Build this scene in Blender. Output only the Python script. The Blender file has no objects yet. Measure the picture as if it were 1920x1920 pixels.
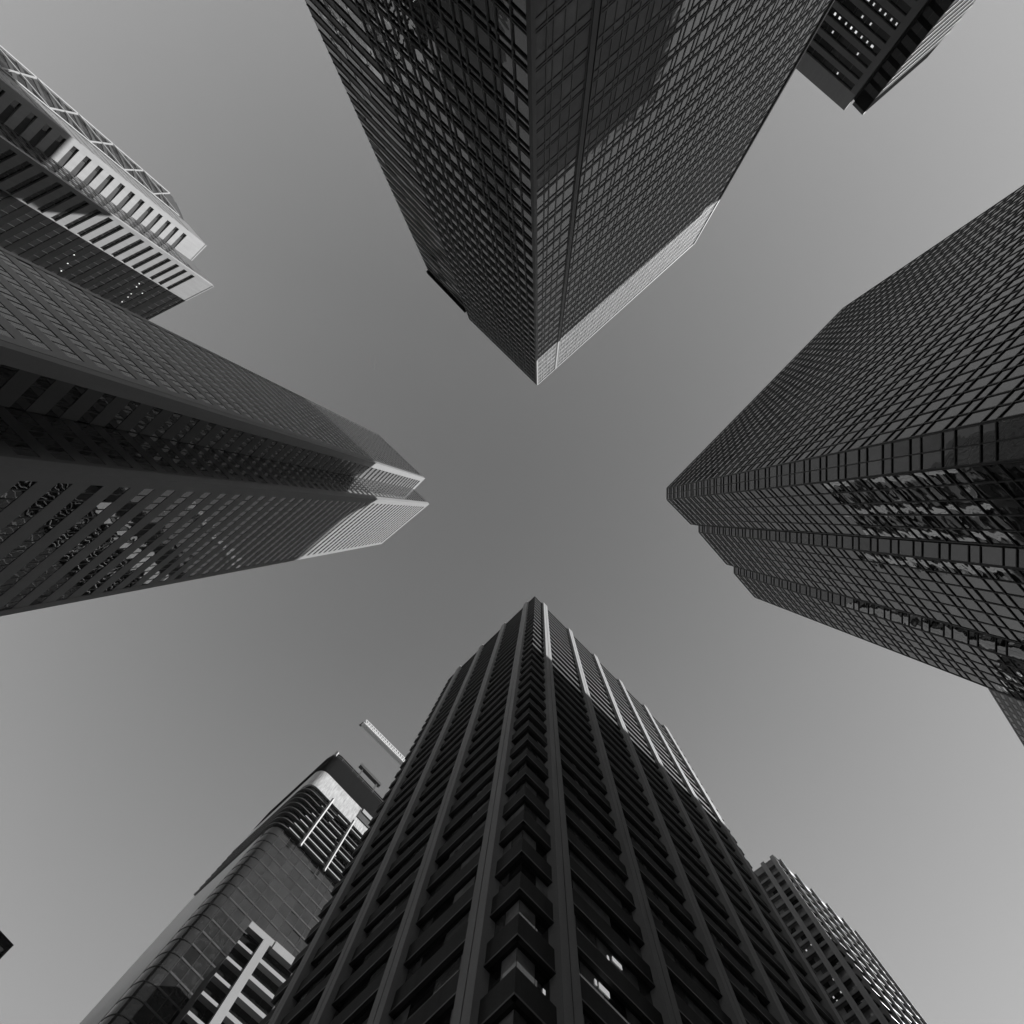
import bpy, math, random
from math import radians, sin, cos, pi, sqrt, atan2

# ------------------------------------------------------------------ scene, camera, sky, sun
scene = bpy.context.scene
col = scene.collection
R_ = random.Random(11)
FPX, VX, VY = 1200.0, 1011.0, 964.0          # focal length and zenith point of the photograph (1920 px)
EYE = 1.6

cam_d = bpy.data.cameras.new("camera")
cam_d.sensor_width = 36.0
cam_d.lens = 36.0 * FPX / 1920.0
cam_d.shift_x = -(VX - 960.0) / 1920.0
cam_d.shift_y = (VY - 960.0) / 1920.0
cam_d.clip_start = 0.1
cam_d.clip_end = 6000.0
cam = bpy.data.objects.new("camera", cam_d)
col.objects.link(cam)
cam.location = (0, 0, EYE)
cam.rotation_euler = (pi, 0, 0)               # looking straight up from the street crossing
scene.camera = cam

SUN_AZ, SUN_EL = radians(10.0), radians(37.0)
world = bpy.data.worlds.new("World")
scene.world = world
world.use_nodes = True
wn, wl = world.node_tree.nodes, world.node_tree.links
wn.clear()
sky = wn.new("ShaderNodeTexSky")
sky.sky_type = 'NISHITA'
sky.sun_disc = False
sky.sun_elevation = SUN_EL
sky.sun_rotation = pi / 2 - SUN_AZ
sky.air_density = 1.0
sky.dust_density = 0.0
sky.ozone_density = 1.0
sep = wn.new("ShaderNodeSeparateColor")       # black-and-white film behind a red filter
m1 = wn.new("ShaderNodeMath"); m1.operation = 'MULTIPLY'; m1.inputs[1].default_value = 0.8
m2 = wn.new("ShaderNodeMath"); m2.operation = 'MULTIPLY_ADD'; m2.inputs[1].default_value = 0.2
bg = wn.new("ShaderNodeBackground"); bg.inputs[1].default_value = 0.070
wo = wn.new("ShaderNodeOutputWorld")
wl.new(sky.outputs[0], sep.inputs[0])
wl.new(sep.outputs[0], m1.inputs[0])
wl.new(sep.outputs[1], m2.inputs[0])
wl.new(m1.outputs[0], m2.inputs[2])
# thin haze that lightens the sky away from the zenith
wt = wn.new("ShaderNodeTexCoord"); wx = wn.new("ShaderNodeSeparateXYZ")
h1 = wn.new("ShaderNodeMath"); h1.operation = 'SUBTRACT'; h1.inputs[0].default_value = 1.0
h2 = wn.new("ShaderNodeMath"); h2.operation = 'MINIMUM'; h2.inputs[1].default_value = 0.40
h3 = wn.new("ShaderNodeMath"); h3.operation = 'MULTIPLY_ADD'; h3.inputs[1].default_value = 3.0
wl.new(wt.outputs['Generated'], wx.inputs[0])
wl.new(wx.outputs[2], h1.inputs[1]); wl.new(h1.outputs[0], h2.inputs[0])
wl.new(h2.outputs[0], h3.inputs[0]); wl.new(m2.outputs[0], h3.inputs[2])
wl.new(h3.outputs[0], bg.inputs[0])
wl.new(bg.outputs[0], wo.inputs[0])

sun_d = bpy.data.lights.new("sun", 'SUN')
sun_d.energy = 5.0
sun_d.angle = radians(0.5)
sun_d.color = (1.0, 1.0, 1.0)                 # neutral: the photograph is monochrome
sun = bpy.data.objects.new("sun", sun_d)
col.objects.link(sun)
S = (cos(SUN_AZ) * cos(SUN_EL), sin(SUN_AZ) * cos(SUN_EL), sin(SUN_EL))
import mathutils
sun.rotation_euler = mathutils.Vector(S).to_track_quat('Z', 'Y').to_euler()
sun.location = (300, 60, 400)

scene.view_settings.view_transform = 'Standard'
scene.view_settings.look = 'None'
scene.view_settings.exposure = 1.344
scene.view_settings.gamma = 1.0

# ------------------------------------------------------------------ materials
def new_mat(name):
    m = bpy.data.materials.new(name)
    m.use_nodes = True
    return m, m.node_tree.nodes, m.node_tree.links, m.node_tree.nodes["Principled BSDF"]

def solid(name, v, rough=0.6, spec=0.4, var=0.25, scale=0.35, streak=True, metallic=0.0):
    """mineral or painted surface: grey with blotches and rain streaks"""
    m, n, l, p = new_mat(name)
    tc = n.new("ShaderNodeTexCoord")
    mp = n.new("ShaderNodeMapping")
    mp.inputs['Scale'].default_value = (1, 1, 0.12 if streak else 1)
    no = n.new("ShaderNodeTexNoise"); no.inputs['Scale'].default_value = scale * 3
    no.inputs['Detail'].default_value = 6
    no2 = n.new("ShaderNodeTexNoise"); no2.inputs['Scale'].default_value = scale * 14
    no2.inputs['Detail'].default_value = 3
    mx = n.new("ShaderNodeMath"); mx.operation = 'MULTIPLY_ADD'; mx.inputs[1].default_value = 0.45
    mr = n.new("ShaderNodeMapRange")
    mr.inputs[1].default_value = 0.35; mr.inputs[2].default_value = 1.05
    mr.inputs[3].default_value = v * (1 - var); mr.inputs[4].default_value = v * (1 + var)
    l.new(tc.outputs['Object'], mp.inputs[0])
    l.new(mp.outputs[0], no.inputs['Vector']); l.new(tc.outputs['Object'], no2.inputs['Vector'])
    l.new(no2.outputs[0], mx.inputs[0]); l.new(no.outputs[0], mx.inputs[2])
    l.new(mx.outputs[0], mr.inputs[0]); l.new(mr.outputs[0], p.inputs['Base Color'])
    p.inputs['Roughness'].default_value = rough
    p.inputs['Specular IOR Level'].default_value = spec
    p.inputs['Metallic'].default_value = metallic
    return m

def glass(name, v, ior=1.9, rough=0.02, wave=0.008, wscale=0.6, var=0.3):
    """coated facade glass: dark body, mirror-like skin with slight waviness"""
    m, n, l, p = new_mat(name)
    tc = n.new("ShaderNodeTexCoord")
    no = n.new("ShaderNodeTexNoise"); no.inputs['Scale'].default_value = wscale
    no.inputs['Detail'].default_value = 1.5
    bp = n.new("ShaderNodeBump"); bp.inputs['Strength'].default_value = 1.0
    bp.inputs['Distance'].default_value = wave
    no2 = n.new("ShaderNodeTexNoise"); no2.inputs['Scale'].default_value = 0.9
    mr = n.new("ShaderNodeMapRange")
    mr.inputs[1].default_value = 0.3; mr.inputs[2].default_value = 0.7
    mr.inputs[3].default_value = v * (1 - var); mr.inputs[4].default_value = v * (1 + var)
    l.new(tc.outputs['Object'], no.inputs['Vector']); l.new(no.outputs[0], bp.inputs['Height'])
    l.new(bp.outputs[0], p.inputs['Normal'])
    l.new(tc.outputs['Object'], no2.inputs['Vector']); l.new(no2.outputs[0], mr.inputs[0])
    l.new(mr.outputs[0], p.inputs['Base Color'])
    p.inputs['Roughness'].default_value = rough
    p.inputs['IOR'].default_value = ior
    return m

def lamp_mat(name, s):
    m, n, l, p = new_mat(name)
    p.inputs['Base Color'].default_value = (0.8, 0.8, 0.8, 1)
    p.inputs['Emission Color'].default_value = (1, 1, 1, 1)
    p.inputs['Emission Strength'].default_value = s
    return m

M = dict(
    paving=solid('stone_paving', 0.32, 0.8, 0.2, streak=False, scale=0.4),
    asphalt=solid("asphalt", 0.05, 0.9, 0.2, streak=False, scale=0.5),
    tframe=solid("dull_aluminium", 0.11, 0.5, 0.3, var=0.12),
    tdark=solid("dark_aluminium", 0.03, 0.4, 0.5),
    rframe=solid("black_anodised_metal", 0.014, 0.4, 0.4),
    core=solid("dark_core", 0.025, 0.8, 0.2),
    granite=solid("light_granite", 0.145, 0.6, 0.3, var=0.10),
    granite_shaded=solid("shaded_granite", 0.028, 0.35, 0.5, var=0.15),  # same granite with the shade of side front and notch in its colour
    concrete=solid("pale_concrete", 0.165, 0.75, 0.2, var=0.14),
    bronze=solid("dark_bronze_metal", 0.034, 0.8, 0.08),
    lip=solid("grey_trim_metal", 0.05, 0.5, 0.4, var=0.12),
    panel=solid("grey_wall_panel", 0.06, 0.6, 0.4, var=0.2),
    white=solid("white_painted_steel", 0.2, 0.45, 0.4, var=0.08),
    crown=solid("pale_metal_sheet", 0.27, 0.35, 0.5, var=0.6, scale=0.9),
    black=solid("black_cladding", 0.009, 0.9, 0.0),
    tglass=glass("tower_glass", 0.16, 2.2, 0.03, 0.016, 0.8, 0.1),
    tglass_b=glass("tower_glass_blind", 0.20, 2.2, 0.03, 0.016, 0.8, 0.1),
    dglass=glass('tower_glass_shaded', 0.012, 3.2, 0.01, 0.020, 0.5),  # tower glass darkened for the left front, shade put into the colour
    rglass=glass("mirror_glass", 0.010, 2.5, 0.01, 0.014, 0.45),
    rglass_b=glass("mirror_glass_pale", 0.045, 2.6, 0.01, 0.014, 0.45),
    lglass=glass("strip_window_glass", 0.012, 2.0, 0.02, 0.012, 0.7),
    bglass=glass("office_glass", 0.012, 1.7, 0.02, 0.006, 0.5),
    half_blind=glass('glass_with_dim_room', 0.07, 1.7, 0.03, 0.006, 0.5),
    rglass_c=glass('mirror_glass_worn', 0.03, 2.1, 0.02, 0.010, 0.5),
    nglass=glass('unlit_window_glass', 0.006, 1.28, 0.05, 0.006, 0.5),
    blind=glass("glass_with_blind", 0.16, 1.7, 0.05, 0.006, 0.5),
    cglass=glass("slot_glass", 0.010, 1.6, 0.02, 0.006, 0.5),
    blglass=glass("grid_glass", 0.018, 1.5, 0.12, 0.02, 0.5),
    cladding=solid('pale_ribbed_cladding', 0.12, 0.6, 0.3, var=0.15),
    notch_shade=solid('notch_shaded_granite', 0.055, 0.6, 0.3, var=0.12),  # granite darkened for the notch bands, shade mixed into its colour
    bright=solid('bright_white_paint', 0.32, 0.5, 0.3, var=0.06),
    lamp=lamp_mat("lit_lamp", 0.15),
)

# ------------------------------------------------------------------ mesh helpers
class MB:
    def __init__(self): self.v = []; self.f = []
    def quad(self, a, b, c, d):
        i = len(self.v); self.v += [a, b, c, d]; self.f.append((i, i + 1, i + 2, i + 3))
    def hexa(self, p):                         # 8 points: bottom ring 0-3, top ring 4-7
        i = len(self.v); self.v += p
        for q in ((0, 3, 2, 1), (4, 5, 6, 7), (0, 1, 5, 4), (1, 2, 6, 5), (2, 3, 7, 6), (3, 0, 4, 7)):
            self.f.append(tuple(i + k for k in q))
    def prism(self, pts, z0, z1):
        i = len(self.v); n = len(pts)
        self.v += [(x, y, z0) for x, y in pts] + [(x, y, z1) for x, y in pts]
        self.f.append(tuple(i + k for k in range(n))[::-1])
        self.f.append(tuple(i + n + k for k in range(n)))
        for k in range(n):
            j = (k + 1) % n
            self.f.append((i + k, i + j, i + n + j, i + n + k))
    def bar(self, a, b, w, up=(0, 0, 1)):
        a = mathutils.Vector(a); b = mathutils.Vector(b); d = (b - a).normalized()
        u = mathutils.Vector(up)
        if abs(d.dot(u)) > 0.95: u = mathutils.Vector((1, 0, 0))
        s = d.cross(u).normalized() * (w / 2); t = s.cross(d).normalized() * (w / 2)
        self.hexa([tuple(q) for q in (a - s - t, a + s - t, a + s + t, a - s + t,
                                      b - s - t, b + s - t, b + s + t, b - s + t)])
    def join(self, o):
        i = len(self.v); self.v += o.v; self.f += [tuple(i + k for k in q) for q in o.f]

def make_obj(name, mb, mat, parent=None):
    me = bpy.data.meshes.new(name)
    me.from_pydata(mb.v, [], mb.f)
    me.materials.append(mat)
    o = bpy.data.objects.new(name, me)
    col.objects.link(o)
    if parent is not None: o.parent = parent
    return o

def px_area(vs, base):
    """how large a piece shows in the photograph, to choose which repeats become individual parts"""
    x0 = y0 = 1e9; x1 = y1 = -1e9
    for x, y, z in vs:
        z = max(z - EYE, 2.0)
        u = VX + FPX * (x + base[0]) / z; v = VY + FPX * (y + base[1]) / z
        x0 = min(x0, u); x1 = max(x1, u); y0 = min(y0, v); y1 = max(y1, v)
    if x1 < 0 or y1 < 0 or x0 > 1920 or y0 > 1920: return 0.0
    full = (x1 - x0) * (y1 - y0) + 1e-6
    x0, x1 = max(x0, 0), min(x1, 1920); y0, y1 = max(y0, 0), min(y1, 1920)
    seen = (x1 - x0) * (y1 - y0)
    return seen if seen > 0.35 * full or seen > 3000 else seen * 0.2

class Face:
    """a vertical wall plane between two plan points; n points outward"""
    def __init__(self, a, b, inside):
        self.a = a; dx, dy = b[0] - a[0], b[1] - a[1]
        self.L = sqrt(dx * dx + dy * dy); self.d = (dx / self.L, dy / self.L)
        n = (-self.d[1], self.d[0])
        mx, my = (a[0] + b[0]) / 2 - inside[0], (a[1] + b[1]) / 2 - inside[1]
        if n[0] * mx + n[1] * my < 0: n = (-n[0], -n[1])
        self.n = n
    def p(self, u, z, o=0.0):
        return (self.a[0] + self.d[0] * u + self.n[0] * o, self.a[1] + self.d[1] * u + self.n[1] * o, z)
    def xy(self, u, o=0.0):
        q = self.p(u, 0, o); return (q[0], q[1])
    def box(self, mb, u0, u1, z0, z1, o0, o1):
        mb.hexa([self.p(u0, z0, o0), self.p(u1, z0, o0), self.p(u1, z0, o1), self.p(u0, z0, o1),
                 self.p(u0, z1, o0), self.p(u1, z1, o0), self.p(u1, z1, o1), self.p(u0, z1, o1)])
    def pane(self, mb, u0, u1, z0, z1, o, tilt=0.0):
        j = [R_.gauss(0, tilt) for _ in range(3)]
        j.append(j[0] - j[1] + j[2])           # keeps the pane flat
        mb.quad(self.p(u0, z0, o + j[0]), self.p(u1, z0, o + j[1]), self.p(u1, z1, o + j[2]), self.p(u0, z1, o + j[3]))

class Building:
    def __init__(self, name, label, cat, scale, base, group=None):
        self.s = scale; self.base = (base[0] * scale, base[1] * scale)
        e = bpy.data.objects.new(name, None)
        e.empty_display_size = 5
        e.location = (self.base[0], self.base[1], 0)
        e["label"] = label; e["category"] = cat
        if group: e["group"] = group
        col.objects.link(e); self.e = e; self.parts = {}
    def P(self, p):                            # pixel offset from the zenith at roof height -> local plan metres
        return (p[0] * self.s - self.base[0], p[1] * self.s - self.base[1])
    def face(self, a, b, inside):
        return Face(self.P(a), self.P(b), self.P(inside))
    def add(self, name, mb, mat):
        self.parts.setdefault(name, []).append((px_area(mb.v, self.base), mb, mat))
    def one(self, name, mb, mat, parent=None):
        return make_obj(name, mb, M[mat], parent or self.e)
    def flush(self, keep=100):
        for name, lst in self.parts.items():
            if len(lst) > keep:
                lst.sort(key=lambda t: -t[0])
                rest = {}
                for _, mb, mat in lst[keep:]:
                    rest.setdefault(mat, MB()).join(mb)
                for mat, mb in rest.items():
                    o = make_obj(name, mb, M[mat], self.e); o["kind"] = "stuff"
                lst = lst[:keep]
            for _, mb, mat in lst: make_obj(name, mb, M[mat], self.e)

def frange(a, b, step):
    n = max(1, round((b - a) / step)); return [a + (b - a) * i / n for i in range(n + 1)]

def shrink(pts, d):
    """inset a convex-ish plan polygon"""
    n = len(pts); ar = sum(pts[i][0] * pts[(i + 1) % n][1] - pts[(i + 1) % n][0] * pts[i][1] for i in range(n))
    s = 1 if ar > 0 else -1
    lines = []
    for i in range(n):
        a, b = pts[i], pts[(i + 1) % n]; dx, dy = b[0] - a[0], b[1] - a[1]; L = sqrt(dx * dx + dy * dy)
        nx, ny = -dy / L * s, dx / L * s
        lines.append(((a[0] + nx * d, a[1] + ny * d), (dx / L, dy / L)))
    out = []
    for i in range(n):
        (p, d1), (q, d2) = lines[i - 1], lines[i]
        den = d1[0] * d2[1] - d1[1] * d2[0]
        if abs(den) < 1e-4: out.append(q); continue
        t = ((q[0] - p[0]) * d2[1] - (q[1] - p[1]) * d2[0]) / den
        out.append((p[0] + d1[0] * t, p[1] + d1[1] * t))
    return out

def body(b, pts, H, inset=0.4, z0=0.0, wall='core', roof='panel', top_drop=0.6):
    q = shrink([b.P(p) for p in pts], inset)
    m = MB(); m.prism(q, z0, H - top_drop); b.one('wall', m, wall)
    r = MB(); r.prism(shrink(q, 0.3), H - top_drop + 0.01, H - top_drop + 0.3); b.one('roof', r, roof)

def curtain(b, f, us, zs, bands, mull, tran, panes, tilt, frame, uspan=None, tz=(0.0,), top=None):
    """glass curtain wall: us mullion centres, zs floor levels (last is the top), bands (from, to, part, material list)"""
    u0, u1 = uspan or (us[0], us[-1])
    for i in range(len(zs) - 1):
        zb, h = zs[i], zs[i + 1] - zs[i]
        for (a, c, part, mats) in bands:
            za, zc = zb + a * h, zb + c * h
            if part == 'window_pane':
                for k in range(len(us) - 1):
                    m = MB(); f.pane(m, us[k], us[k + 1], za, zc, 0.0, tilt); b.add(part, m, R_.choice(mats))
            else:
                m = MB()
                for k in range(len(us) - 1): f.pane(m, us[k], us[k + 1], za, zc, 0.0, tilt * 0.7)
                b.add(part, m, mats[0])
        for t in tz:
            m = MB(); z = zb + t * h
            f.box(m, u0, u1, z - tran[0] / 2, z + tran[0] / 2, -0.02, tran[1]); b.add('transom', m, frame)
    for u in us:
        m = MB(); f.box(m, u - mull[0] / 2, u + mull[0] / 2, zs[0], top or zs[-1], -0.02, mull[1]); b.add('mullion', m, frame)

def strips(b, f, u0, u1, zs, sill, rec, bay, stone, panes, tilt, spproud=0.0, mullmat='rframe'):
    """stone bands alternating with recessed strip windows"""
    us = frange(u0, u1, bay)
    for i in range(len(zs) - 1):
        zb, h = zs[i], zs[i + 1] - zs[i]
        m = MB(); f.box(m, u0, u1, zb, zb + sill * h, -rec - 0.1, spproud); b.add('spandrel', m, stone)
        for k in range(len(us) - 1):
            m = MB(); f.pane(m, us[k], us[k + 1], zb + sill * h, zb + h, -rec, tilt); b.add('window_pane', m, R_.choice(panes))
    for u in us[1:-1]:
        m = MB(); f.box(m, u - 0.04, u + 0.04, zs[0], zs[-1], -rec - 0.02, min(-rec + 0.05, -0.006)); b.add('mullion', m, mullmat)

# ------------------------------------------------------------------ ground
g = MB(); g.quad((-1500, -1500, 0), (1500, -1500, 0), (1500, 1500, 0), (-1500, 1500, 0))
ground = make_obj('ground', g, M['asphalt']); ground['kind'] = 'structure'

# two streets crossing under the camera, with raised stone pavements at the four corners
r2 = sqrt(0.5)
def diag(u, v): return ((u + v) * r2, (v - u) * r2)          # street axes run diagonally through the picture
for a in ((-700, 700, -8, 8), (-8, 8, -700, 700)):
    g = MB(); z = 0.004 if a[0] == -700 else 0.008
    g.quad(*[diag(u, v) + (z,) for u, v in ((a[0], a[2]), (a[1], a[2]), (a[1], a[3]), (a[0], a[3]))])
    make_obj('road', g, M['asphalt'])['kind'] = 'structure'
for su in (-1, 1):
    for sv in (-1, 1):
        g = MB(); g.prism([diag(u * su, v * sv) for u, v in ((8.05, 8.05), (690, 8.05), (690, 690), (8.05, 690))][::su * sv], 0.01, 0.15)
        make_obj('pavement', g, M['paving'])['kind'] = 'structure'

# ------------------------------------------------------------------ the tower at the top: square corner, fine metal grid
H_T, H_R, H_L, H_B, H_C, H_W = 150.0, 162.0, 157.0, 200.0, 190.0, 256.0
def tower_grid():
    s = H_T / FPX; H = H_T + EYE
    K, RE, Mm, FAR, BK = (-4, -242), (290, -507), (-131, -366), (-199, -437), (163, -631)
    b = Building('office_tower', "tall square-cornered office tower with fine pale metal window grid and a sunlit top edge",
                 'office tower', s, (30, -430))
    body(b, [K, RE, BK, Mm], H)
    body(b, [(-129, -364), FAR, (-20, -600), (60, -500)], H * .967, inset=0.45)
    zs = frange(EYE + 0.5, H - 1.0, 3.57)
    bands = [(0.0, 0.27, 'spandrel', ['tglass_b']), (0.27, 0.35, 'spandrel', ['tglass']), (0.35, 1.0, 'window_pane', ['tglass', 'tglass', 'tglass_b'])]
    tz = (0.0, 0.27, 0.35)
    # right hand street front
    f = b.face(K, RE, (30, -430))
    us = [0.28]; pat = [1.05, 0.6, 1.05, 1.05, 0.6, 1.05]; i = 0
    while us[-1] + pat[i % 6] < 5.6: us.append(us[-1] + pat[i % 6]); i += 1
    us[-1] = 5.45
    curtain(b, f, us, zs, bands, (0.13, 0.05), (0.17, 0.06), None, 0.004, 'tframe', tz=tz)
    m = MB(); f.box(m, 5.50, 6.05, zs[0], H, -0.05, 0.16); b.one('pier', m, 'tframe')
    m = MB(); f.box(m, 6.06, 6.32, zs[0], H, -0.38, -0.30); b.one('groove', m, 'black')
    us = [6.38]; pat = [0.6, 1.05, 1.05]; i = 0
    while us[-1] + pat[i % 3] < f.L - 0.4: us.append(us[-1] + pat[i % 3]); i += 1
    us[-1] = f.L - 0.4
    curtain(b, f, us, zs, bands, (0.13, 0.05), (0.17, 0.06), None, 0.004, 'tframe', tz=tz)
    m = MB(); f.box(m, f.L - 0.38, f.L + 0.06, zs[0], H, -0.6, 0.2); b.one('pier', m, 'tdark')
    m = MB(); f.box(m, 0.0, f.L - 0.4, H - 1.0, H, -0.5, 0.12); b.one('parapet', m, 'cladding')
    # unseen setback tiers, added to throw shade on the slot tower
    for nm, up, z0, z1 in (('shadow_tier', [(0.0, -43.1), (26.0, -69.1), (18.3, -77.0), (-8.0, -51.1)], H - 0.25, 209.0),
                           ('shadow_tier_top', [(0.2, -45.1), (23.5, -68.4), (17.8, -74.4), (-5.5, -51.2)], 208.98, 216.5)):
        m = MB(); m.prism([(x - b.base[0], y - b.base[1]) for x, y in up], z0, z1); b.one(nm, m, 'tdark')
    # left hand street front
    f2 = b.face(K, Mm, (30, -430))
    us = [0.24]; i = 0
    while us[-1] + 1.5 < f2.L - 0.5: us.append(us[-1] + (1.5, 1.5, 0.8)[i % 3]); i += 1
    us.append(f2.L - 0.1)
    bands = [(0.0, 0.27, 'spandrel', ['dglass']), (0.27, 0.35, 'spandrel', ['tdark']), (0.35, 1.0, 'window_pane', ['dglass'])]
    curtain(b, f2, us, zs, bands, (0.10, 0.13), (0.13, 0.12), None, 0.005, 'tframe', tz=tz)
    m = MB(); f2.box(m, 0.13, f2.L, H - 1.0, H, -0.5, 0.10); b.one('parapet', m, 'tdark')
    m = MB(); k = b.P(K)
    m.prism([f.xy(0.22, 0.14), f.xy(0.22, -0.3), f2.xy(0.18, -0.3), f2.xy(0.18, 0.14), (k[0] + 0.14 * (f.n[0] + f2.n[0]), k[1] + 0.14 * (f.n[1] + f2.n[1]))], EYE, H - 1.02)
    b.one('corner_trim', m, 'tframe')
    # lower banded wing at the far end
    f3 = b.face(Mm, FAR, (30, -430)); Hw = H * .967
    zs3 = frange(EYE + 0.5, Hw - 1.2, 3.57)
    us3 = frange(0.05, f3.L, 2.4)
    curtain(b, f3, us3, zs3, [(0.0, 0.45, 'spandrel', ['tframe']), (0.45, 1.0, 'window_pane', ['dglass'])],
            (0.05, 0.02), (0.10, 0.10), None, 0.02, 'tdark', tz=(0.0, 0.45))
    m = MB(); f3.box(m, 0.2, f3.L + 0.3, Hw - 1.2, Hw, -0.5, 0.45); b.one('parapet', m, 'black')
    b.flush()
tower_grid()

# ------------------------------------------------------------------ the mirror-glass tower with saw-tooth corners
def tower_mirror():
    s = H_R / FPX; H = H_R + EYE
    A = (569, -386)
    pts = [A, (239, -49), (239, -27), (284, 19), (299, 21), (299, 34), (351, 94), (365, 98), (365, 111), (404, 156), (734, -181)]
    b = Building('office_tower', "mirror-glass tower with dark mullion grid and stepped saw-tooth corners", 'office tower', s, (480, -120))
    body(b, pts, H, inset=0.3)
    zs = frange(EYE + 0.5, H - 0.9, H_R / 36)
    bands = [(0.0, 0.36, 'spandrel', ['rglass']), (0.36, 1.0, 'window_pane', ['rglass', 'rglass', 'rglass', 'rglass_b', 'rglass_c'])]
    for i in range(9):
        f = b.face(pts[i], pts[i + 1], (480, -120))
        if i in (1, 4, 7): us = frange(0.05, f.L - 0.05, f.L / (2 if i == 1 else 1) - 0.02)
        else: us = frange(0.05, f.L - 0.05, 1.68)
        curtain(b, f, us, zs, bands, (0.12, 0.08), (0.13, 0.10), None, 0.0055, 'rframe', tz=(0.0, 0.36))
        m = MB(); f.box(m, 0.02, f.L - 0.02, H - 0.9, H, -0.35, 0.08); b.add('parapet', m, 'rframe')
    b.flush()
tower_mirror()

# ------------------------------------------------------------------ tower behind the mirror tower, at the right edge
def tower_behind():
    s = H_W / FPX; H = H_W + EYE
    pts = [(760, 195), (1000, 581), (1180, 470), (940, 84)]
    b = Building('office_tower', "grey gridded tower half hidden behind the saw-tooth mirror tower", 'office tower', s, (970, 330))
    body(b, pts, H)
    m = MB(); m.prism([(x - b.base[0], y - b.base[1]) for x, y in ((152, -68), (195, -68), (195, 20), (152, 35))], 0.0, 219.0); b.one('shadow_wing', m, 'panel')  # unseen block added to shade the far end of the top tower
    zs = frange(EYE + 0.5, H - 1.0, 4.4)
    f = b.face(pts[0], pts[1], (970, 330))
    curtain(b, f, frange(0.1, f.L - 0.1, 3.0), zs, [(0.0, 0.4, 'spandrel', ['panel']), (0.4, 1.0, 'window_pane', ['rglass', 'rglass_b'])],
            (0.45, 0.16), (0.3, 0.14), None, 0.006, 'tdark', tz=(0.0, 0.4))
    m = MB(); f.box(m, 0.0, f.L, H - 1.0, H, -0.5, 0.15); b.one('parapet', m, 'tdark')
    f2 = b.face(pts[0], pts[3], (970, 330))
    strips(b, f2, 0.1, f2.L, zs[::2], 0.45, 0.2, 3.5, 'panel', ['rglass'], 0.004)
    b.flush()
tower_behind()

# ------------------------------------------------------------------ the granite tower at the left with a notched corner
def tower_granite():
    s = H_L / FPX; H = H_L + EYE
    A, C1, I, C2, E2, BK = (-301, -149), (-214, -67), (-234, -47), (-206, -19), (-296, 56), (-383, -26)
    ctr = (-290, -60)
    b = Building('office_tower', "banded granite tower with a notched corner and sunlit white stripes at its tip", 'office tower', s, ctr)
    body(b, [A, C1, I, C2, E2, BK], H, inset=0.5)
    m = MB(); m.prism([(x - b.base[0], y - b.base[1]) for x, y in ((-76, -36), (-113, -53.5), (-170, -70), (-170, -10), (-92, 2))], 0.0, 292.0); b.one('unseen_rear_mass', m, 'bronze')  # unseen mass added to darken reflections in the top tower's left front
    par = 2.6
    zs = frange(EYE + 0.3, H - par, 2.72)
    pw = 1.05
    # street fronts facing the sun
    for (p, q, first, last) in ((C1, I, pw, 0.02), (C2, E2, pw, 0.75)):
        f = b.face(p, q, ctr)
        strips(b, f, first, f.L - last, zs, 0.56, 0.03, 0.78, 'notch_shade' if p is C1 else 'granite', ['lglass'], 0.004)
        m = MB(); f.box(m, 0.0, first, zs[0], H - par, -0.6, 0.03); b.one('pier', m, 'granite')
        if last > 0.1:
            m = MB(); f.box(m, f.L - last, f.L, zs[0], H - par, -0.6, 0.03); b.one('pier', m, 'granite')
        m = MB(); f.box(m, 0.0, f.L, H - par, H, -0.6, 0.03); b.one('parapet', m, 'granite')
    # wall of the notch
    f = b.face(I, C2, (-250, -20))
    strips(b, f, 0.05, f.L - 0.9, zs, 0.42, 0.02, 0.62, 'granite_shaded', ['rglass'], 0.0)
    m = MB(); f.box(m, f.L - 0.9, f.L - 0.62, zs[0], H - par, -0.5, 0.02); b.one('pier', m, 'granite_shaded')
    m = MB(); f.box(m, 0.05, f.L - 0.62, H - par, H, -0.5, 0.02); b.one('parapet', m, 'granite_shaded')
    # front towards the side street, its granite coloured darker for shade
    f = b.face(A, C1, ctr)
    strips(b, f, 0.6, f.L - 1.3, zs, 0.46, 0.03, 0.78, 'granite_shaded', ['lglass'], 0.004)
    m = MB(); f.box(m, 0.0, 0.6, zs[0], H - par, -0.5, 0.03); b.one('pier', m, 'granite_shaded')
    m = MB(); f.box(m, f.L - 1.3, f.L - 0.62, zs[0], H - par, -0.5, 0.03); b.one('pier', m, 'granite_shaded')
    m = MB(); f.box(m, 0.0, f.L - 0.62, H - par, H, -0.5, 0.03); b.one('parapet', m, 'granite_shaded')
    b.flush()
tower_granite()

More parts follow.
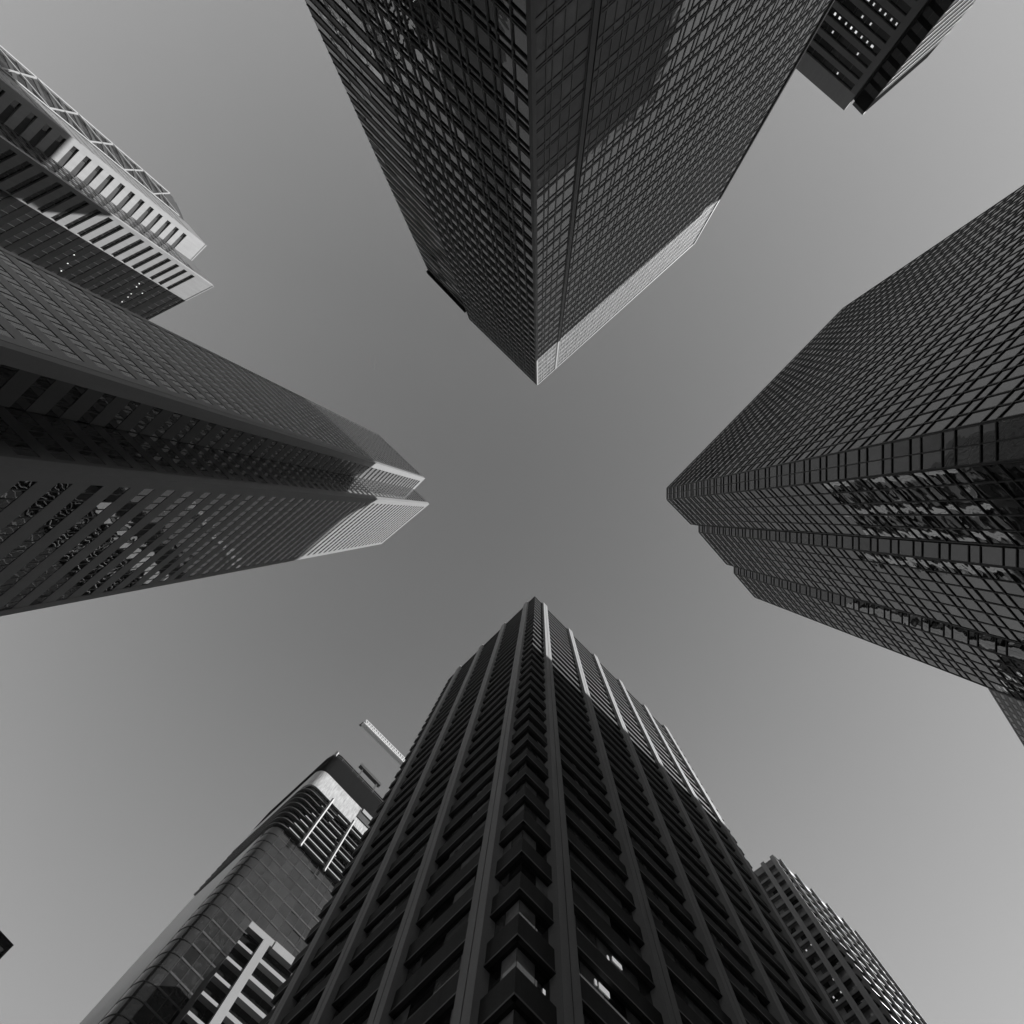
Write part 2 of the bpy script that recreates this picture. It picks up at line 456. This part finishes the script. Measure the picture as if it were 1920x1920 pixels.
# ------------------------------------------------------------------ towers of columns and dark spandrels
def column_tower(b, H, pts, ctr, floors, colsL, colsR, cw, parap, slab='bronze', depth=0.45, lip='lip', sf=0.46, proj=0.55, lip_right=None, cw_right=None):
    Q, LE, BK, RE = pts
    body(b, pts, H, inset=depth + 0.5)
    zs = frange(EYE + 0.3, H - parap, (H - EYE - parap) / floors)
    for p, q, cols in ((Q, LE, colsL), (Q, RE, colsR)):
        f = b.face(p, q, ctr)
        us = [0.0] + [c for c in cols if c < f.L] + [f.L]
        first = p is Q and q is LE
        for i in range(len(zs) - 1):
            zb, h = zs[i], zs[i + 1] - zs[i]
            m = MB(); f.box(m, 0.0 if first else depth, f.L, zb, zb + sf * h, -depth, 0.0); b.add('spandrel', m, slab if first else 'bronze')
            m = MB(); f.box(m, -0.07 if first else 0.0, f.L, zb - 0.02, zb + 0.14, -0.25 if not first else -0.25, 0.07); b.add('ledge', m, lip if first else (lip_right or lip))
            for k in range(len(us) - 1):
                for a, c in zip(frange(us[k], us[k + 1], 2.3)[:-1], frange(us[k], us[k + 1], 2.3)[1:]):
                    m = MB(); f.pane(m, max(a, depth + .02), c - 0.04, zb + sf * h, zb + h, -depth, 0.004)
                    b.add('window_pane', m, 'nglass' if (cw_right and not first) else R_.choice(('bglass', 'blind', 'blind', 'half_blind')))
        w = cw if first else (cw_right or cw)
        for c in cols:
            m = MB()
            f.box(m, c - w / 2, c - 0.05, zs[0], H + 0.4, -depth, proj)
            f.box(m, c + 0.05, c + w / 2, zs[0], H + 0.4, -depth, proj)
            f.box(m, c - 0.05, c + 0.05, zs[0], H + 0.3, -depth, proj - 0.1)
            b.add('column', m, 'concrete')
        m = MB(); f.box(m, 0.0 if first else depth, f.L, H - parap, H - 0.35, -depth, 0.0); b.add('parapet', m, slab)
        m = MB(); f.box(m, -0.1 if first else 0.0, f.L, H - 0.35, H, -depth, 0.1); b.add('coping', m, 'concrete')
    return zs

def tower_columns():
    s = H_B / FPX; H = H_B + EYE
    pts = [(-8, 154), (-171, 311), (-60, 420), (252, 418)]
    b = Building('office_tower', "dark office tower with pale double columns seen corner-on from directly below", 'office tower', s, (35, 360))
    zs = column_tower(b, H, pts, (35, 360), 41, [3.63, 13.25, 23.00, 32.63], [4.12, 15.25, 26.49, 37.63, 48.75, 57.75], 1.65, 1.5, depth=0.5)
    b.flush()
    # lit rooms behind a few panes of the lower floors
    f = b.face(pts[0], pts[3], (35, 360))
    for (px, py, w, hgt) in ((1015, 1771, .35, .5), (1157, 1806, 1.0, .5), (1140, 1796, .2, .4), (1133, 1857, 1.0, .55), (1117, 1842, .2, .5), (1204, 1906, 1.0, .5), (1020, 1860, .2, .35)):
        dx, dy = (px - VX) / FPX, (py - VY) / FPX
        o = -0.47
        a0 = (f.a[0] + f.n[0] * o + b.base[0], f.a[1] + f.n[1] * o + b.base[1])
        z = (a0[0] * f.n[0] + a0[1] * f.n[1]) / (dx * f.n[0] + dy * f.n[1])
        u = (dx * z - a0[0]) * f.d[0] + (dy * z - a0[1]) * f.d[1]
        m = MB(); f.box(m, u - w / 2, u + w / 2, z + EYE - hgt / 2, z + EYE + hgt / 2, o, o + 0.03)
        b.one('lit_window', m, 'lamp')
tower_columns()

def tower_columns_far():
    H0 = 179.0; s = H0 / FPX; H = H0 + EYE
    pts = [(442, 642), (290, 753), (445, 900), (597, 789)]
    b = Building('office_tower', "smaller tower of pale columns and ledges at the lower right behind the dark one", 'office tower', s, (450, 770))
    zs = column_tower(b, H, pts, (450, 770), 49, [0.75, 3.9, 12.0, 19.0], [1.9, 7.9, 13.9, 19.9, 25.9, 31.0], 1.2, 2.6, slab='cladding', lip='lip', depth=0.9, sf=0.3, proj=0.6, lip_right='tdark', cw_right=0.3)
    b.flush()
    f = b.face(pts[0], pts[1], (450, 770))
    for (px, py) in ((1587, 1817), (1595, 1824), (1603, 1840), (1611, 1847), (1563, 1836), (1571, 1843), (1577, 1860), (1585, 1867), (1563, 1870), (1570, 1877), (1521, 1771), (1527, 1776), (1512, 1782)):
        dx, dy = (px - VX) / FPX, (py - VY) / FPX
        o = -0.85
        a0 = (f.a[0] + f.n[0] * o + b.base[0], f.a[1] + f.n[1] * o + b.base[1])
        z = (a0[0] * f.n[0] + a0[1] * f.n[1]) / (dx * f.n[0] + dy * f.n[1])
        u = (dx * z - a0[0]) * f.d[0] + (dy * z - a0[1]) * f.d[1]
        m = MB(); f.box(m, u - .16, u + .16, z + EYE - .25, z + EYE + .25, o, o + 0.03)
        b.one('ceiling_lamp', m, 'lamp')
tower_columns_far()

# ------------------------------------------------------------------ concrete tower with slot windows and a braced side, upper left
def tower_slots():
    s = H_C / FPX; H = H_C + EYE
    P1, W1, IN, P2, W2, DK = (-624, -504), (-659, -468), (-650, -474), (-610, -427), (-663, -400), (-745, -358)
    S2, T1, T2, BK = (-660, -545), (-664, -559), (-677, -586), (-840, -500)
    ctr = (-720, -470)
    b = Building('office_tower', "pale concrete tower with rows of dark slot windows and white steel cross-bracing", 'office tower', s, ctr)
    body(b, [P1, IN, P2, W2, DK, BK, T2, T1, S2], H, inset=0.5)
    par = 8.9
    zs = frange(EYE + 0.3, H - par, 3.85)
    for (p, q, a, c) in ((P1, W1, 0.16, 0.86), (P2, W2, 0.10, 0.985)):
        f = b.face(p, q, ctr); ua, uc = a * f.L, c * f.L
        strips(b, f, ua, uc, zs, 0.55, 0.35, (uc - ua) / 5, 'concrete', ['cglass'], 0.003)
        m = MB(); f.box(m, 0, ua, zs[0], H - par, -0.6, 0.0); b.one('pier', m, 'concrete')
        m = MB(); f.box(m, uc, f.L, zs[0], H - par, -0.6, 0.0); b.one('pier', m, 'concrete')
        m = MB(); f.box(m, 0, f.L, H - par, H, -0.6, 0.0); f.box(m, 0, f.L, H - 0.5, H + 0.05, -0.6, 0.12); b.one('parapet', m, 'concrete')
    f = b.face(IN, P2, (-680, -420))
    curtain(b, f, frange(0.1, f.L - 0.62, 1.6), zs, [(0.0, 0.45, 'spandrel', ['tdark']), (0.45, 1.0, 'window_pane', ['rglass'])], (0.08, 0.05), (0.08, 0.05), None, 0.0, 'rframe')
    m = MB(); f.box(m, 0.1, f.L - 0.62, H - par, H - 0.02, -0.5, 0.0); b.one('parapet', m, 'panel')
    f = b.face(W2, DK, ctr)
    strips(b, f, 0.05, f.L, zs + [H - 3.6, H - 0.8], 0.5, 0.12, 2.0, 'black', ['cglass'], 0.003)
    m = MB(); f.box(m, 0.05, f.L, H - 0.8, H, -0.5, 0.02); b.one('parapet', m, 'black')
    for (px, py) in ((261, 532), (256, 538), (246, 551), (240, 557), (229, 566), (267, 550), (139, 478), (127, 494), (115, 508), (331, 512), (326, 508), (322, 503), (295, 490), (8, 285)):
        dx, dy = (px - VX) / FPX, (py - VY) / FPX
        a0 = (f.a[0] + f.n[0] * .05 + b.base[0], f.a[1] + f.n[1] * .05 + b.base[1])
        z = (a0[0] * f.n[0] + a0[1] * f.n[1]) / (dx * f.n[0] + dy * f.n[1])
        u = (dx * z - a0[0]) * f.d[0] + (dy * z - a0[1]) * f.d[1]
        if not (0.2 < u < f.L - 0.2): continue
        m = MB(); f.box(m, u - .11, u + .11, z + EYE - .16, z + EYE + .16, 0.02, 0.06); b.one('ceiling_lamp', m, 'lamp')
    # side wall with fine ledges
    f = b.face(P1, S2, ctr)
    strips(b, f, 0.62, f.L, zs, 0.8, 0.03, 1.2, 'cladding', ['blind'], 0.002)
    m = MB(); f.box(m, 0.62, f.L, H - par, H, -0.5, 0.02); b.one('parapet', m, 'cladding')
    # braced end
    for p, q in ((S2, T1), (T1, T2)):
        f = b.face(p, q, ctr)
        strips(b, f, 0.02, f.L, zs, 0.35, 0.1, 1.1, 'tdark', ['cglass'], 0.003)
        m = MB(); f.box(m, 0.02, f.L, H - par, H - 3.0, -0.5, 0.02); b.one('parapet', m, 'tdark')
    f = b.face(S2, T2, ctr)
    n = 16; dz = 12.2; o = 0.25; zt = H - 5.0
    for i in range(n):
        za, zb = zt - i * dz, zt - (i + 1) * dz
        if zb < 2: break
        for (ua, ub) in ((0.1, f.L - 0.1), (f.L - 0.1, 0.1)):
            m = MB(); m.bar(f.p(ua, za, o + (0.05 if ua < ub else -0.05)), f.p(ub, zb, o + (0.05 if ua < ub else -0.05)), 0.30); b.add('brace', m, 'white')
    for u in (0.0, f.L):
        m = MB(); m.bar(f.p(u, 2, o), f.p(u, zt + 0.3, o), 0.24); b.add('brace', m, 'white')
    b.flush()
tower_slots()

# ------------------------------------------------------------------ dark banded tower in the upper right corner
def tower_banded():
    H0 = 150.0; s = H0 / FPX; H = H0 + EYE
    K1, HID, N1, K2, FE = (572, -757), (400, -907), (587, -769), (606, -749), (726, -854)
    ctr = (560, -880)
    b = Building('office_tower', "dark banded tower with a broad pier and tiny lit ceiling lamps", 'office tower', s, ctr)
    body(b, [HID, K1, N1, K2, FE, (540, -1010)], H, inset=0.45)
    par = 5.4
    zs = frange(EYE + 0.5, H - par, 3.57)
    f = b.face(K1, HID, ctr)
    strips(b, f, 1.5, f.L, zs, 0.42, 0.3, 3.0, 'panel', ['nglass'], 0.003)
    m = MB(); f.box(m, 0, 1.5, zs[0], H - par, -0.5, 0.06); b.one('pier', m, 'panel')
    m = MB(); f.box(m, 0, f.L, H - par, H, -0.5, 0.06); b.one('parapet', m, 'cladding')
    for (px, py) in ((1570, 18), (1580, 26), (1576, 30), (1559, 39), (1569, 48), (1579, 56), (1589, 64), (1598, 72), (1602, 43), (1607, 56), (1618, 30), (1622, 60), (1636, 40), (1651, 18), (1657, 31), (1672, 36), (1678, 49), (1643, 78), (1638, 81), (1619, 89), (1614, 93), (1571, 137), (1624, 3), (1629, 1), (1638, 9)):
        dx, dy = (px - VX) / FPX, (py - VY) / FPX
        a0 = (f.a[0] - f.n[0] * .27 + b.base[0], f.a[1] - f.n[1] * .27 + b.base[1])
        z = (a0[0] * f.n[0] + a0[1] * f.n[1]) / (dx * f.n[0] + dy * f.n[1])
        u = (dx * z - a0[0]) * f.d[0] + (dy * z - a0[1]) * f.d[1]
        if u < 1.7: continue
        k = min(range(len(zs)), key=lambda i: abs(zs[i] + 0.72 * (zs[1] - zs[0]) - z - EYE))
        z = zs[k] + 0.72 * (zs[1] - zs[0])
        m = MB(); f.box(m, u - .17, u + .17, z - .3, z + .3, -0.28, -0.22); b.one('ceiling_lamp', m, 'lamp')
    f = b.face(N1, K2, ctr)
    strips(b, f, 0.05, f.L - 0.1, zs, 0.4, 0.02, 1.6, 'black', ['nglass'], 0.002)
    m = MB(); f.box(m, 0.05, f.L - 0.1, H - par, H - 1.0, -0.4, 0.0); b.one('parapet', m, 'black')
    m = MB(); f.box(m, 0.05, f.L + 0.1, H - 0.98, H, -0.4, 0.1); b.one('coping', m, 'tdark')
    f = b.face(K2, FE, ctr)
    for i in range(len(zs) - 1):
        zb, h = zs[i], zs[i + 1] - zs[i]
        m = MB(); f.box(m, 0, f.L, zb, zb + 0.22, -0.4, 0.12); b.add('ledge', m, 'tframe')
        for a, c in zip(frange(0.1, f.L, 3.0)[:-1], frange(0.1, f.L, 3.0)[1:]):
            m = MB(); f.pane(m, a, c - .05, zb + 0.22, zb + h, 0.0, 0.003); b.add('window_pane', m, 'nglass')
    m = MB(); f.box(m, 0, f.L, H - par, H - 0.3, -0.4, 0.0); b.one('parapet', m, 'black')
    b.flush()
tower_banded()

# ------------------------------------------------------------------ rounded glass tower, lower left
def tower_round():
    H0 = 215.0; s = H0 / FPX; H = H0 + EYE
    # plan points at roof scale: far end of the side wall, rounded corner, main front going behind the column tower
    F0 = (-505, 560)
    ctr = (-380, 620)
    b = Building('glass_tower', "dark rounded-corner glass tower with a pale metal crown band behind white lattice", 'glass tower', s, ctr)
    ME = (-180, 664)
    body(b, [(-397, 463), F0, (-300, 770), ME, (-374, 463)], H * 0.985, inset=0.6)
    side = b.face((-399, 462), F0, ctr)
    front = b.face((-373, 462), ME, ctr)
    # rounded corner as a chain of short facets
    p0, p1, pc = b.P((-399, 462)), b.P((-373, 462)), b.P((-386, 449.5))
    arc = []
    for i in range(9):
        t = i / 8.0
        arc.append(((1 - t) ** 2 * p0[0] + 2 * t * (1 - t) * pc[0] + t * t * p1[0], (1 - t) ** 2 * p0[1] + 2 * t * (1 - t) * pc[1] + t * t * p1[1]))
    cin = b.P(ctr)
    facets = [Face(arc[i], arc[i + 1], cin) for i in range(8)]
    allf = [side] + facets + [front]
    def wrap(z0, z1, o0, o1, faces=None, endcap=None):
        """a continuous band following side, corner and front"""
        m = MB()
        chain = []
        fs = faces or allf
        pts = [(fs[0].xy(fs[0].L), fs[0].n)] if fs[0] is side else [(fs[0].xy(0), fs[0].n)]
        if fs[0] is side: pts.append((side.xy(0), side.n)); rest = fs[1:]
        else: rest = fs
        for g_ in rest: pts.append((g_.xy(endcap if (endcap and g_ is front) else g_.L), g_.n))
        # averaged normals
        nn = []
        for i, (p, n) in enumerate(pts):
            n2 = pts[min(i + 1, len(pts) - 1)][1]
            x, y = n[0] + n2[0], n[1] + n2[1]; L = sqrt(x * x + y * y); nn.append((x / L, y / L))
        for i in range(len(pts) - 1):
            (a, _), (c, _) = pts[i], pts[i + 1]; na, nc = nn[i], nn[i + 1]
            def q(p, n, o, z): return (p[0] + n[0] * o, p[1] + n[1] * o, z)
            m.hexa([q(a, na, o0, z0), q(c, nc, o0, z0), q(c, nc, o1, z0), q(a, na, o1, z0),
                    q(a, na, o0, z1), q(c, nc, o0, z1), q(c, nc, o1, z1), q(a, na, o1, z1)])
        return m
    zl, zw0, zw1 = H0 * .782 + EYE, H0 * .897 + EYE, H0 * .945 + EYE
    # side wall of pale panels
    for a, c in zip(frange(1.0, side.L, 3.0)[:-1], frange(1.0, side.L, 3.0)[1:]):
        m = MB(); side.box(m, a + .02, c - .02, EYE, zl - 1.5, -0.4, 0.05); b.add('side_panel', m, 'bright')
    # glass grid on front and corner
    zs = frange(EYE + 0.4, zl - 0.4, 3.7)
    us = frange(0.0, front.L, 2.6)
    curtain(b, front, us, zs, [(0.0, 0.12, 'spandrel', ['tdark']), (0.12, 1.0, 'window_pane', ['blglass', 'blglass', 'blglass', 'lglass'])], (0.12, 0.06), (0.14, 0.06), None, 0.02, 'rframe')
    for g_ in facets:
        for i in range(len(zs) - 1):
            m = MB(); g_.pane(m, 0.0, g_.L, zs[i] + .02, zs[i + 1] - .12, 0.0, 0.0); b.add('window_pane', m, 'blglass')
    for z in zs[::1]:
        b.add('ledge', wrap(z - .1, z + .1, -0.3, 0.09, facets), 'rframe')
    # louvre floors wrapping the corner
    b.one('louvre_wall', wrap(zl - 0.4, zw0, -0.6, -0.3), 'black')
    lz = frange(zl, zw0 - 0.8, (zw0 - zl) / 8.0)
    for z in lz[:-1]:
        b.add('louvre', wrap(z, z + 0.45, -0.3, 0.55), 'tdark')
    # pale crown band
    b.one('crown_band', wrap(zw0, zw1, -0.5, 0.25, allf, front.L * 0.62), 'crown')
    b.one('crown_recess', wrap(zw0, zw1, -0.9, -0.52), 'black')
    m = MB(); front.box(m, front.L * .30, front.L * .50, zw0 + (zw1 - zw0) * .45, zw1 - 0.6, 0.27, 0.5); b.one('vent_opening', m, 'tdark')
    m = MB(); front.box(m, front.L * .31, front.L * .52, zw1 - 2.2, zw1 - 0.2, 0.55, 0.8); b.one('vent_panel', m, 'white')
    # dark roof screen
    b.one('roof_screen', wrap(zw1, H, -0.9, 0.35), 'black')
    # rooftop rails
    for z in (H + 1.8, H + 3.0):
        b.add('rail', wrap(z, z + 0.35, -0.5, -0.1, facets + [front]), 'tdark')
    for u in frange(0.5, front.L * .7, 5.0):
        m = MB(); front.box(m, u, u + .3, H, H + 3.4, -0.45, -0.15); b.add('rail_post', m, 'tdark')
    m = MB(); front.box(m, 6.5, 16.5, H + 8.0, H + 9.6, -1.0, 0.2); gantry = b.one('maintenance_gantry', m, 'tdark')
    for u in (8.0, 15.0):
        m = MB(); front.box(m, u, u + .4, H, H + 8.1, -0.6, -0.2); make_obj('gantry_post', m, M['tdark'], gantry)
    m = MB(); facets[4].box(m, -.3, .6, H + 1.2, H + 4.2, -0.4, 0.4); b.one('beacon', m, 'white')
    # white lattice on the louvre floors
    for u in (5.5, 14.5, 23.0):
        m = MB(); m.bar(front.p(u, zl - 2.5, 1.5), front.p(u, zw0 - 0.3, 1.5), 0.6); b.add('lattice_bar', m, 'white')
    lens = ((0.5, 26), (0.8, 25), (1.5, 15.5), (2.0, 22), (3.0, 13), (8.5, 24), (4.0, 9), (9.5, 26))
    for z, (a, c) in zip(lz, lens):
        m = MB(); m.bar(front.p(a, z + .2, 0.9), front.p(min(c, front.L - 1), z + .2, 0.9), 0.42); b.add('lattice_bar', m, 'white')
    b.flush()
    return b
tower_round()

# ------------------------------------------------------------------ low block with a white column, in front of the rounded tower
def block_white_column():
    H0 = 118.0; s = H0 / FPX; H = H0 + EYE
    LEp, REp = (-538.5, 763.5), (-400, 886)
    ctr = (-560, 900)
    b = Building('office_block', "dark block with a bright white column and white floor slabs at the lower left", 'office block', s, ctr)
    body(b, [LEp, (-640, 870), (-500, 1000), REp], H, inset=0.9)
    f = b.face(LEp, REp, ctr)
    zs = frange(EYE + .3, H - 2.0, (H0) / 30)
    cu = f.L * 0.24
    for i in range(len(zs) - 1):
        zb, h = zs[i], zs[i + 1] - zs[i]
        m = MB(); f.box(m, 0.0, cu - .75, zb - .1, zb + .55, -1.3, 0.25); b.add('floor_slab', m, 'white')
        m = MB(); f.box(m, cu + .75, f.L, zb - .1, zb + .75, -1.3, 0.25); b.add('floor_slab', m, 'white')
        for a, c in zip(frange(0.1, f.L, 2.2)[:-1], frange(0.1, f.L, 2.2)[1:]):
            m = MB(); f.pane(m, a, c - .05, zb + .75, zb + h - .1, -0.8, 0.003); b.add('window_pane', m, 'cglass')
    m = MB(); f.box(m, cu - .75, cu + .75, EYE, H - 1.6, -1.0, 0.5); b.one('column', m, 'white')
    m = MB(); f.box(m, 0.0, f.L * .32, H - 1.55, H, -1.0, 0.1); b.one('parapet', m, 'white')
    m = MB(); f.box(m, f.L * .32, f.L, H - 1.9, H, -1.0, 0.25); b.one('parapet', m, 'white')
    b.flush()
block_white_column()

# ------------------------------------------------------------------ rooftop crane beyond the column tower
def crane():
    z = 268.0; k = z / FPX
    a, c = (-331 * k, 394 * k), (-225 * k, 500 * k)
    e = bpy.data.objects.new('rooftop_crane', None); e.location = (c[0], c[1], 213.5)
    e['label'] = "white lattice crane jib reaching out over the roof of the rounded glass tower"; e['category'] = 'crane'
    col.objects.link(e)
    L = sqrt((c[0] - a[0]) ** 2 + (c[1] - a[1]) ** 2); dx, dy = (a[0] - c[0]) / L, (a[1] - c[1]) / L
    zz = z + EYE - 213.5; w = 1.35
    w, hj = 0.75, 3.6
    def q(t, side, up): return (dx * t - dy * side, dy * t + dx * side, zz + up)
    m = MB()
    for sd, up in ((-w, 0), (w, 0), (-w, hj), (w, hj)): m.bar(q(-6, sd, up), q(L, sd, up), 0.6)
    n = 30
    for i in range(n):
        t0, t1 = -6 + (L + 6) * i / n, -6 + (L + 6) * (i + 1) / n
        for sd in (-w, w):
            m.bar(q(t0, sd, 0), q(t1, sd, hj), 0.5); m.bar(q(t0, sd, hj), q(t0, sd, 0), 0.5)
        m.bar(q(t0, -w, 0), q(t1, w, 0), 0.4); m.bar(q(t0, -w, 0), q(t0, w, 0), 0.4); m.bar(q(t0, -w, hj), q(t1, w, hj), 0.4)
    jib = make_obj('jib', m, M['bright'], e)
    m = MB(); m.bar(q(-1.2, 0, -1.4), q(1.2, 0, -1.4), 2.2); make_obj('cab', m, M['panel'], e)
    m = MB()
    for sx, sy in ((-1, -1), (1, -1), (1, 1), (-1, 1)): m.bar((sx, sy, 0), (sx, sy, zz), 0.3)
    for i in range(18):
        za, zb = zz * i / 18, zz * (i + 1) / 18
        m.bar((-1, -1, za), (1, -1, zb), 0.15); m.bar((1, -1, za), (1, 1, zb), 0.15); m.bar((1, 1, za), (-1, 1, zb), 0.15); m.bar((-1, 1, za), (-1, -1, zb), 0.15)
    make_obj('mast', m, M['white'], e)
    m = MB(); m.bar(q(L, -.8, -.4), q(L + .9, -.8, -.4), .5); m.bar(q(L + .5, -.8, 0), q(L + .5, .8, 0), .4); make_obj('hook_block', m, M['black'], jib)
crane()

# ------------------------------------------------------------------ corner of a dark block at the left edge
def block_edge():
    H0 = 120.0; s = H0 / FPX; H = H0 + EYE
    TIP, U, D = (-987, 808), (-1130, 655), (-1130, 955)
    ctr = (-1130, 805)
    b = Building('office_block', "black corner of a block just entering at the left edge of the view", 'office block', s, ctr)
    body(b, [TIP, D, (-1270, 805), U], H, inset=0.4)
    zs = frange(EYE + .3, H - 1.5, 3.7)
    for q in (U, D):
        f = b.face(TIP, q, ctr)
        strips(b, f, 0.42, f.L, zs, 0.5, 0.1, 2.4, 'black', ['cglass'], 0.003)
        m = MB(); f.box(m, 0.42, f.L, H - 1.5, H - .5, -.5, 0.0); b.one('parapet', m, 'black')
    m = MB(); m.prism(shrink([b.P(p) for p in (TIP, D, (-1270, 805), U)], -0.15), H - 0.49, H); b.one('coping', m, 'black')
    b.flush()
block_edge()

# ------------------------------------------------------------------ thin veil volume added to lift the darkest tones
hz = MB(); hz.prism([(-1600, -1600), (1600, -1600), (1600, 1600), (-1600, 1600)], -1.0, 330.0)
hm = bpy.data.materials.new("black_lift_haze"); hm.use_nodes = True
hn, hl = hm.node_tree.nodes, hm.node_tree.links
hn.remove(hn["Principled BSDF"])
pv = hn.new("ShaderNodeVolumePrincipled")
pv.inputs['Color'].default_value = (0.92, 0.92, 0.92, 1)
pv.inputs['Density'].default_value = 0.00006
hl.new(pv.outputs[0], hn["Material Output"].inputs['Volume'])
make_obj('added_haze', hz, hm)['kind'] = 'stuff'
